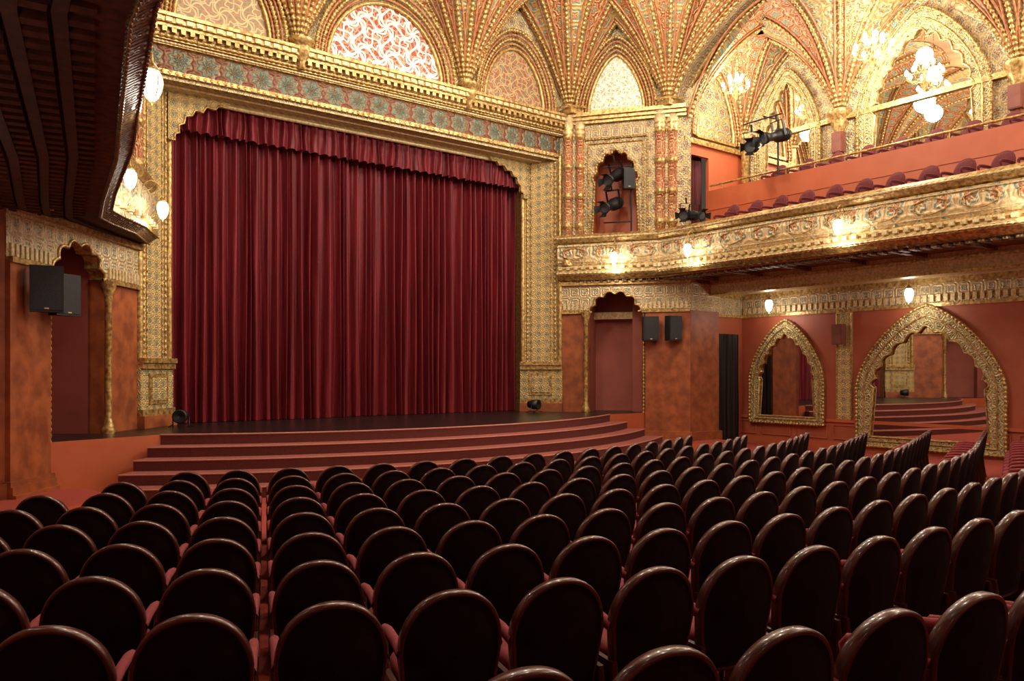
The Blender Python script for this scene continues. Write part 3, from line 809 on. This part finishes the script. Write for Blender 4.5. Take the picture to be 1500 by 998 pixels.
# ------------------------------------------------------------------ lamps
def lanternmesh(name,sc=1):
    mb=MB()
    mb.lathe(0,0,[(.002,-.25),(.012,-.235),(.02,-.21)],1,n=10)
    mb.lathe(0,0,[(.02,-.21),(.06,-.17),(.095,-.09),(.11,0),(.10,.08),(.065,.13)],0,n=10,smooth=False)
    mb.lathe(0,0,[(.075,.13),(.08,.15),(.05,.18),(.02,.22),(.012,.26),(.01,.34)],1,n=10)
    for i in range(5):
        a=2*pi*i/5
        mb.tube([(math.cos(a)*r,math.sin(a)*r,z) for r,z in ((.02,-.21),(.064,-.17),(.1,-.09),(.115,0),(.105,.08),(.07,.13))],.007,1,n=5)
    o=mb.build(name,[m_glass,m_gold]);return o
lm=lanternmesh('hanging_lantern').data
bpy.data.objects.remove(bpy.data.objects['hanging_lantern'])
LC=(1,.905,.775)
def pt_light(x,y,z,e,r=.12,col=LC,name='lamp_light',par=None):
    l=bpy.data.lights.new(name,'POINT');l.energy=e;l.shadow_soft_size=r;l.color=col
    o=bpy.data.objects.new(name,l);scene.collection.objects.link(o);o.location=(x,y,z)
    if par: o.parent=par
    return o
def bracket_lamp(x,y,z,wall,e=18,s=1.0):
    par=bpy.data.objects.new('parapet_lantern',None);scene.collection.objects.link(par);par.location=(x,y,z)
    g=bpy.data.objects.new('lantern_glass',lm);scene.collection.objects.link(g);g.parent=par;g.scale=(s*.95,)*3
    wx,wy,wz=wall[0]-x,wall[1]-y,wall[2]-z
    mb=MB()
    P=[]
    for i in range(17):
        t=i/16
        P.append((wx*(1-t),wy*(1-t),wz+(0.36*s-wz)*t+.18*math.sin(pi*t)))
    mb.tube(P,.013,0,n=6)
    mb.tube([(wx*.9,wy*.9,wz-.02),(wx*.5,wy*.5,wz-.05+.1),(wx*.25,wy*.25,wz+.18)],.009,0,n=6)
    mb.build('bracket_arm',[m_gold],parent=par)
    pt_light(0,0,-.34*s,e,.1,par=par,name='lantern_bulb')
bracket_lamp(15.35,15.55,5.13,(15.62,15.75,5.35))
for y in (13.5,9.4,5.7,1.6,-2.5): bracket_lamp(15.93,y,5.15,(16.25,y,5.35))
bracket_lamp(3.95,15.95,5.1,(3.55,16.05,5.4))
for (x,y,z) in ((2.10,8.9,5.05),(1.55,3.5,5.05)): bracket_lamp(x,y,z,(x-.36,y,5.35),s=1.0,e=8)
bracket_lamp(3.1,14.6,5.3,(2.72,14.7,5.45))
def pendant(x,y,z,ztop,e=16):
    par=bpy.data.objects.new('pendant_lamp',None);scene.collection.objects.link(par);par.location=(x,y,z)
    g=bpy.data.objects.new('lantern_glass',lm);scene.collection.objects.link(g);g.parent=par;g.scale=(.95,.95,.95)
    mb=MB();mb.tube([(0,0,.3),(0,0,ztop-z)],.008,0,n=5);mb.lathe(0,0,[(.06,ztop-z),(.05,ztop-z-.03),(.01,ztop-z-.05)],0,n=10);mb.build('pendant_stem',[m_gold],parent=par)
    pt_light(0,0,-.33,e,.1,par=par,name='pendant_bulb')
for y in (13.1,9.3,5.2,1.2,-3): pendant(18.8,y,3.86,4.25)
for y in (11,6,1,-4): pendant(.2,y,3.7,4.42,e=3)
def chandelier(x,y,z,ztop,e,s=1.0):
    par=bpy.data.objects.new('chandelier',None);scene.collection.objects.link(par);par.location=(x,y,z)
    mb=MB()
    def bulb(cx,cy,cz):
        mb.lathe(cx,cy,[(.028*s,cz-.05*s),(.034*s,cz-.02*s),(.02*s,cz)],0,n=8)
        mb.lathe(cx,cy,[(.018*s,cz),(.04*s,cz+.03*s),(.045*s,cz+.06*s),(.03*s,cz+.10*s),(.006*s,cz+.13*s)],1,n=8)
    for nb,R,zz in ((8,.36,0),(5,.18,.22)):
        for k in range(nb):
            a=2*pi*k/nb+.2;c,sn=math.cos(a)*s,math.sin(a)*s
            mb.tube([(c*.03,sn*.03,(zz+.1)*s),(c*R*.35,sn*R*.35,(zz-.05)*s),(c*R*.75,sn*R*.75,(zz-.06)*s),(c*R,sn*R,(zz+.03)*s)],.011,0,n=6)
            bulb(c*R,sn*R,(zz+.08)*s)
    mb.tube([(.36*s*math.cos(2*pi*i/24),.36*s*math.sin(2*pi*i/24),.02*s) for i in range(25)],.01,0,n=5)
    mb.lathe(0,0,[(.002,-.34*s),(.02*s,-.3*s),(.012*s,-.26*s),(.06*s,-.2*s),(.08*s,-.12*s),(.04*s,-.04*s),(.05*s,.06*s),(.025*s,.15*s),(.05*s,.25*s),(.02*s,.32*s),(.01,.4*s)],0,n=12)
    mb.tube([(0,0,.3*s),(0,0,ztop-z)],.012,0,n=6,bead=.08)
    mb.build('chandelier_body',[m_gold,m_bulb],parent=par)
    pt_light(0,0,-.55*s,e*.6,.25,par=par,name='chandelier_light_low');pt_light(0,0,.5*s,e*.4,.2,par=par,name='chandelier_light_high')
chandelier(18.2,9.85,9.5,11.3,220,s=1.15)
chandelier(17.75,13.4,9.55,11.3,150,s=.95)
chandelier(18.2,5.2,9.5,11.3,200);chandelier(18.2,0.5,9.5,11.3,150)
for x in (5.6,CX,13.1): chandelier(x,12.0,10.8,12.85,460,s=1.2)  # chandeliers added out of view to light the hall and stage end
for x,y in ((5,4.5),(13.6,4.5),(CX,-1.5)): chandelier(x,y,10.4,12.85,460,s=1.2)  # further added chandeliers out of view, fill light for the hall

# ------------------------------------------------------------------ speakers and stage lights
def speaker(name,loc,rotz,w,h,dp,tilt=0):
    mb=MB()
    FF=Fr((0,0),(1,0),(0,-1))
    mb.prism(FF,[(-w/2,-h/2),(w/2,-h/2),(w/2,h/2),(-w/2,h/2)],-dp,0,0,back=True)
    mb.fbox(FF,-w/2+.02,w/2-.02,0,.015,-h/2+.03,h/2-.03,1)
    mb.fbox(W,-.04,.04,dp,dp+.14,-.06,.06,0)
    mb.fbox(FF,-.03,.03,.015,.02,-h/2+.04,-h/2+.06,2)
    return mb.build(name,[m_black,m_grille,m_cream],loc=loc,rot=(tilt,0,rotz))
speaker('wall_speaker',FR.p(LR*.72,.35,3.2),math.radians(-36),.42,.66,.2)
speaker('wall_speaker',FR.p(LR*.90,.35,3.2),math.radians(-10),.42,.66,.2)
speaker('wall_speaker',FL.p(LL*.92,.42,3.30),math.radians(-8),.45,.70,.2)
speaker('wall_speaker',FL.p(LL*.775,.42,3.26),math.radians(30),.42,.66,.2)
mp_=plain('brown_speaker',(.22,.07,.04),(.18,.05,.03),rough=.6)
for (y,z) in ((11.35,3.0),(11.35,7.95),(7.2,8.0)):
    mb=MB();FF=Fr((0,0),(1,0),(0,1));mb.prism(FF,[(-.14,-.26),(.14,-.26),(.14,.26),(-.14,.26)],-.2,0,0,back=True);mb.fbox(FF,-.12,.12,0,.01,-.24,.24,1)
    mb.build('gallery_speaker',[mp_,mp_],loc=(19.18,y,z),rot=(0,0,math.radians(90)))
def spotmesh(name):
    mb=MB()
    def L(prof,mat,n=16):
        mb.grid([[(r*math.cos(2*pi*j/n),y,r*math.sin(2*pi*j/n)) for j in range(n)] for r,y in prof],mat,closed=True)
    L([(.002,.32),(.09,.32),(.11,.28),(.11,.02),(.075,-.02),(.075,-.2),(.10,-.22),(.11,-.3),(.095,-.3),(.09,-.27)],0)
    L([(.09,-.27),(.002,-.26)],1)
    for s in (-1,1): mb.fbox(W,s*.135-.006,s*.135+.006,.08,.13,-.02,.26,0)
    mb.fbox(W,-.14,.14,.08,.13,.25,.262,0)
    mb.tube([(0,.105,.25),(0,.105,.38)],.02,0,n=8)
    for a in range(4):
        c=a*pi/2
        mb.face([(math.cos(c+.5)*.1,-.3,math.sin(c+.5)*.1),(math.cos(c-.5)*.1,-.3,math.sin(c-.5)*.1),(math.cos(c-.5)*.17,-.42,math.sin(c-.5)*.17),(math.cos(c+.5)*.17,-.42,math.sin(c+.5)*.17)],0)
    for i in range(5): L([(.115,.05+i*.045),(.122,.055+i*.045),(.115,.065+i*.045)],0)
    return mb.build(name,[m_black,m_lens])
sp_=spotmesh('stage_spotlight');spd=sp_.data;bpy.data.objects.remove(sp_)
def spot(loc,rot,s=1.5,name='stage_spotlight'):
    o=bpy.data.objects.new(name,spd);scene.collection.objects.link(o);o.location=loc;o.rotation_euler=rot;o.scale=(s,s,s)
um=(u0R+u1R)/2
spot(FR.p(um-.02,.0,7.45),(math.radians(25),0,math.radians(-75)),1.45)
spot(FR.p(um-.1,.05,6.65),(math.radians(20),0,math.radians(-75)),1.45)
mb=MB();q=[FR.p(um+.42,-.1,5.1),FR.p(um+.42,-.1,7.8)];mb.tube(q,.025,0,n=8)
for z in (7.75,7.1,6.2,5.9): mb.tube([FR.p(um-.35,-.1,z),FR.p(um+.45,-.1,z)],.02,0,n=8)
mb.build('lighting_stand',[m_black])
speaker('wall_speaker',FR.p(um+.40,.12,7.35),math.radians(-30),.3,.55,.2)
spot((17.2,12.5,7.75),(math.radians(15),0,math.radians(-60)),1.4);spot((17.35,11.9,7.9),(math.radians(15),0,math.radians(-100)),1.4)
mb=MB();mb.tube([(17.9,12.2,7.1),(17.9,12.2,8.5),(17.3,12.2,8.45)],.025,0,n=8);mb.tube([(17.3,11.7,8.4),(17.3,12.8,8.4)],.02,0,n=8);mb.build('lighting_boom',[m_black])
spot((16.45,14.0,6.15),(math.radians(10),0,math.radians(-60)),1.2);spot((16.5,13.7,6.1),(math.radians(10),0,math.radians(-20)),1.1)
def floorcan(x,y,rz):
    mb=MB()
    n=16
    mb.grid([[(r*math.cos(2*pi*j/n),yy,.22+r*math.sin(2*pi*j/n)) for j in range(n)] for r,yy in ((.002,.2),(.09,.18),(.13,.05),(.14,-.15),(.12,-.15),(.002,-.1))],0,closed=True)
    for s in (-1,1): mb.tube([(s*.16,0,.22),(s*.16,0,.05),(s*.2,-.14,.01)],.012,0,n=6);mb.tube([(s*.16,0,.05),(s*.2,.14,.01)],.012,0,n=6)
    mb.tube([(-.16,0,.22),(.16,0,.22)],.012,0,n=6)
    mb.build('stage_floor_lamp',[m_black],loc=(x,y,ST),rot=(0,0,rz))
floorcan(4.6,17.15,math.radians(-30));floorcan(14.0,17.3,math.radians(20))

def aim(name,loc,tgt,e,size,blend=.8,col=LC,r=.3):
    l=bpy.data.lights.new(name,'SPOT');l.energy=e;l.spot_size=math.radians(size);l.spot_blend=blend;l.color=col;l.shadow_soft_size=r
    o=bpy.data.objects.new(name,l);scene.collection.objects.link(o);o.location=loc
    d=Vector(tgt)-Vector(loc);o.rotation_euler=d.to_track_quat('-Z','Y').to_euler()
aim('added_curtain_spot',(15.5,7,8.5),(9.3,18,4.5),1400,62,r=.15)  # added out-of-view spot, lights the curtain from front right
aim('added_curtain_spot',(4,7,8.5),(9.3,18,4.5),300,62)  # weaker added spot out of view, fills the curtain from the left

w=bpy.data.worlds.new('World');scene.world=w;w.use_nodes=True
w.node_tree.nodes['Background'].inputs[0].default_value=(1,.8,.6,1);w.node_tree.nodes['Background'].inputs[1].default_value=.05

cam=bpy.data.cameras.new('camera');co=bpy.data.objects.new('camera',cam);scene.collection.objects.link(co)
co.location=(0,0,2.05);co.rotation_euler=(pi/2,0,math.radians(-37.4));cam.lens=28.25;cam.sensor_width=36;cam.shift_y=.03;cam.clip_start=.05
scene.camera=co
scene.view_settings.view_transform='Standard'
scene.view_settings.look='None'
scene.view_settings.exposure=.5
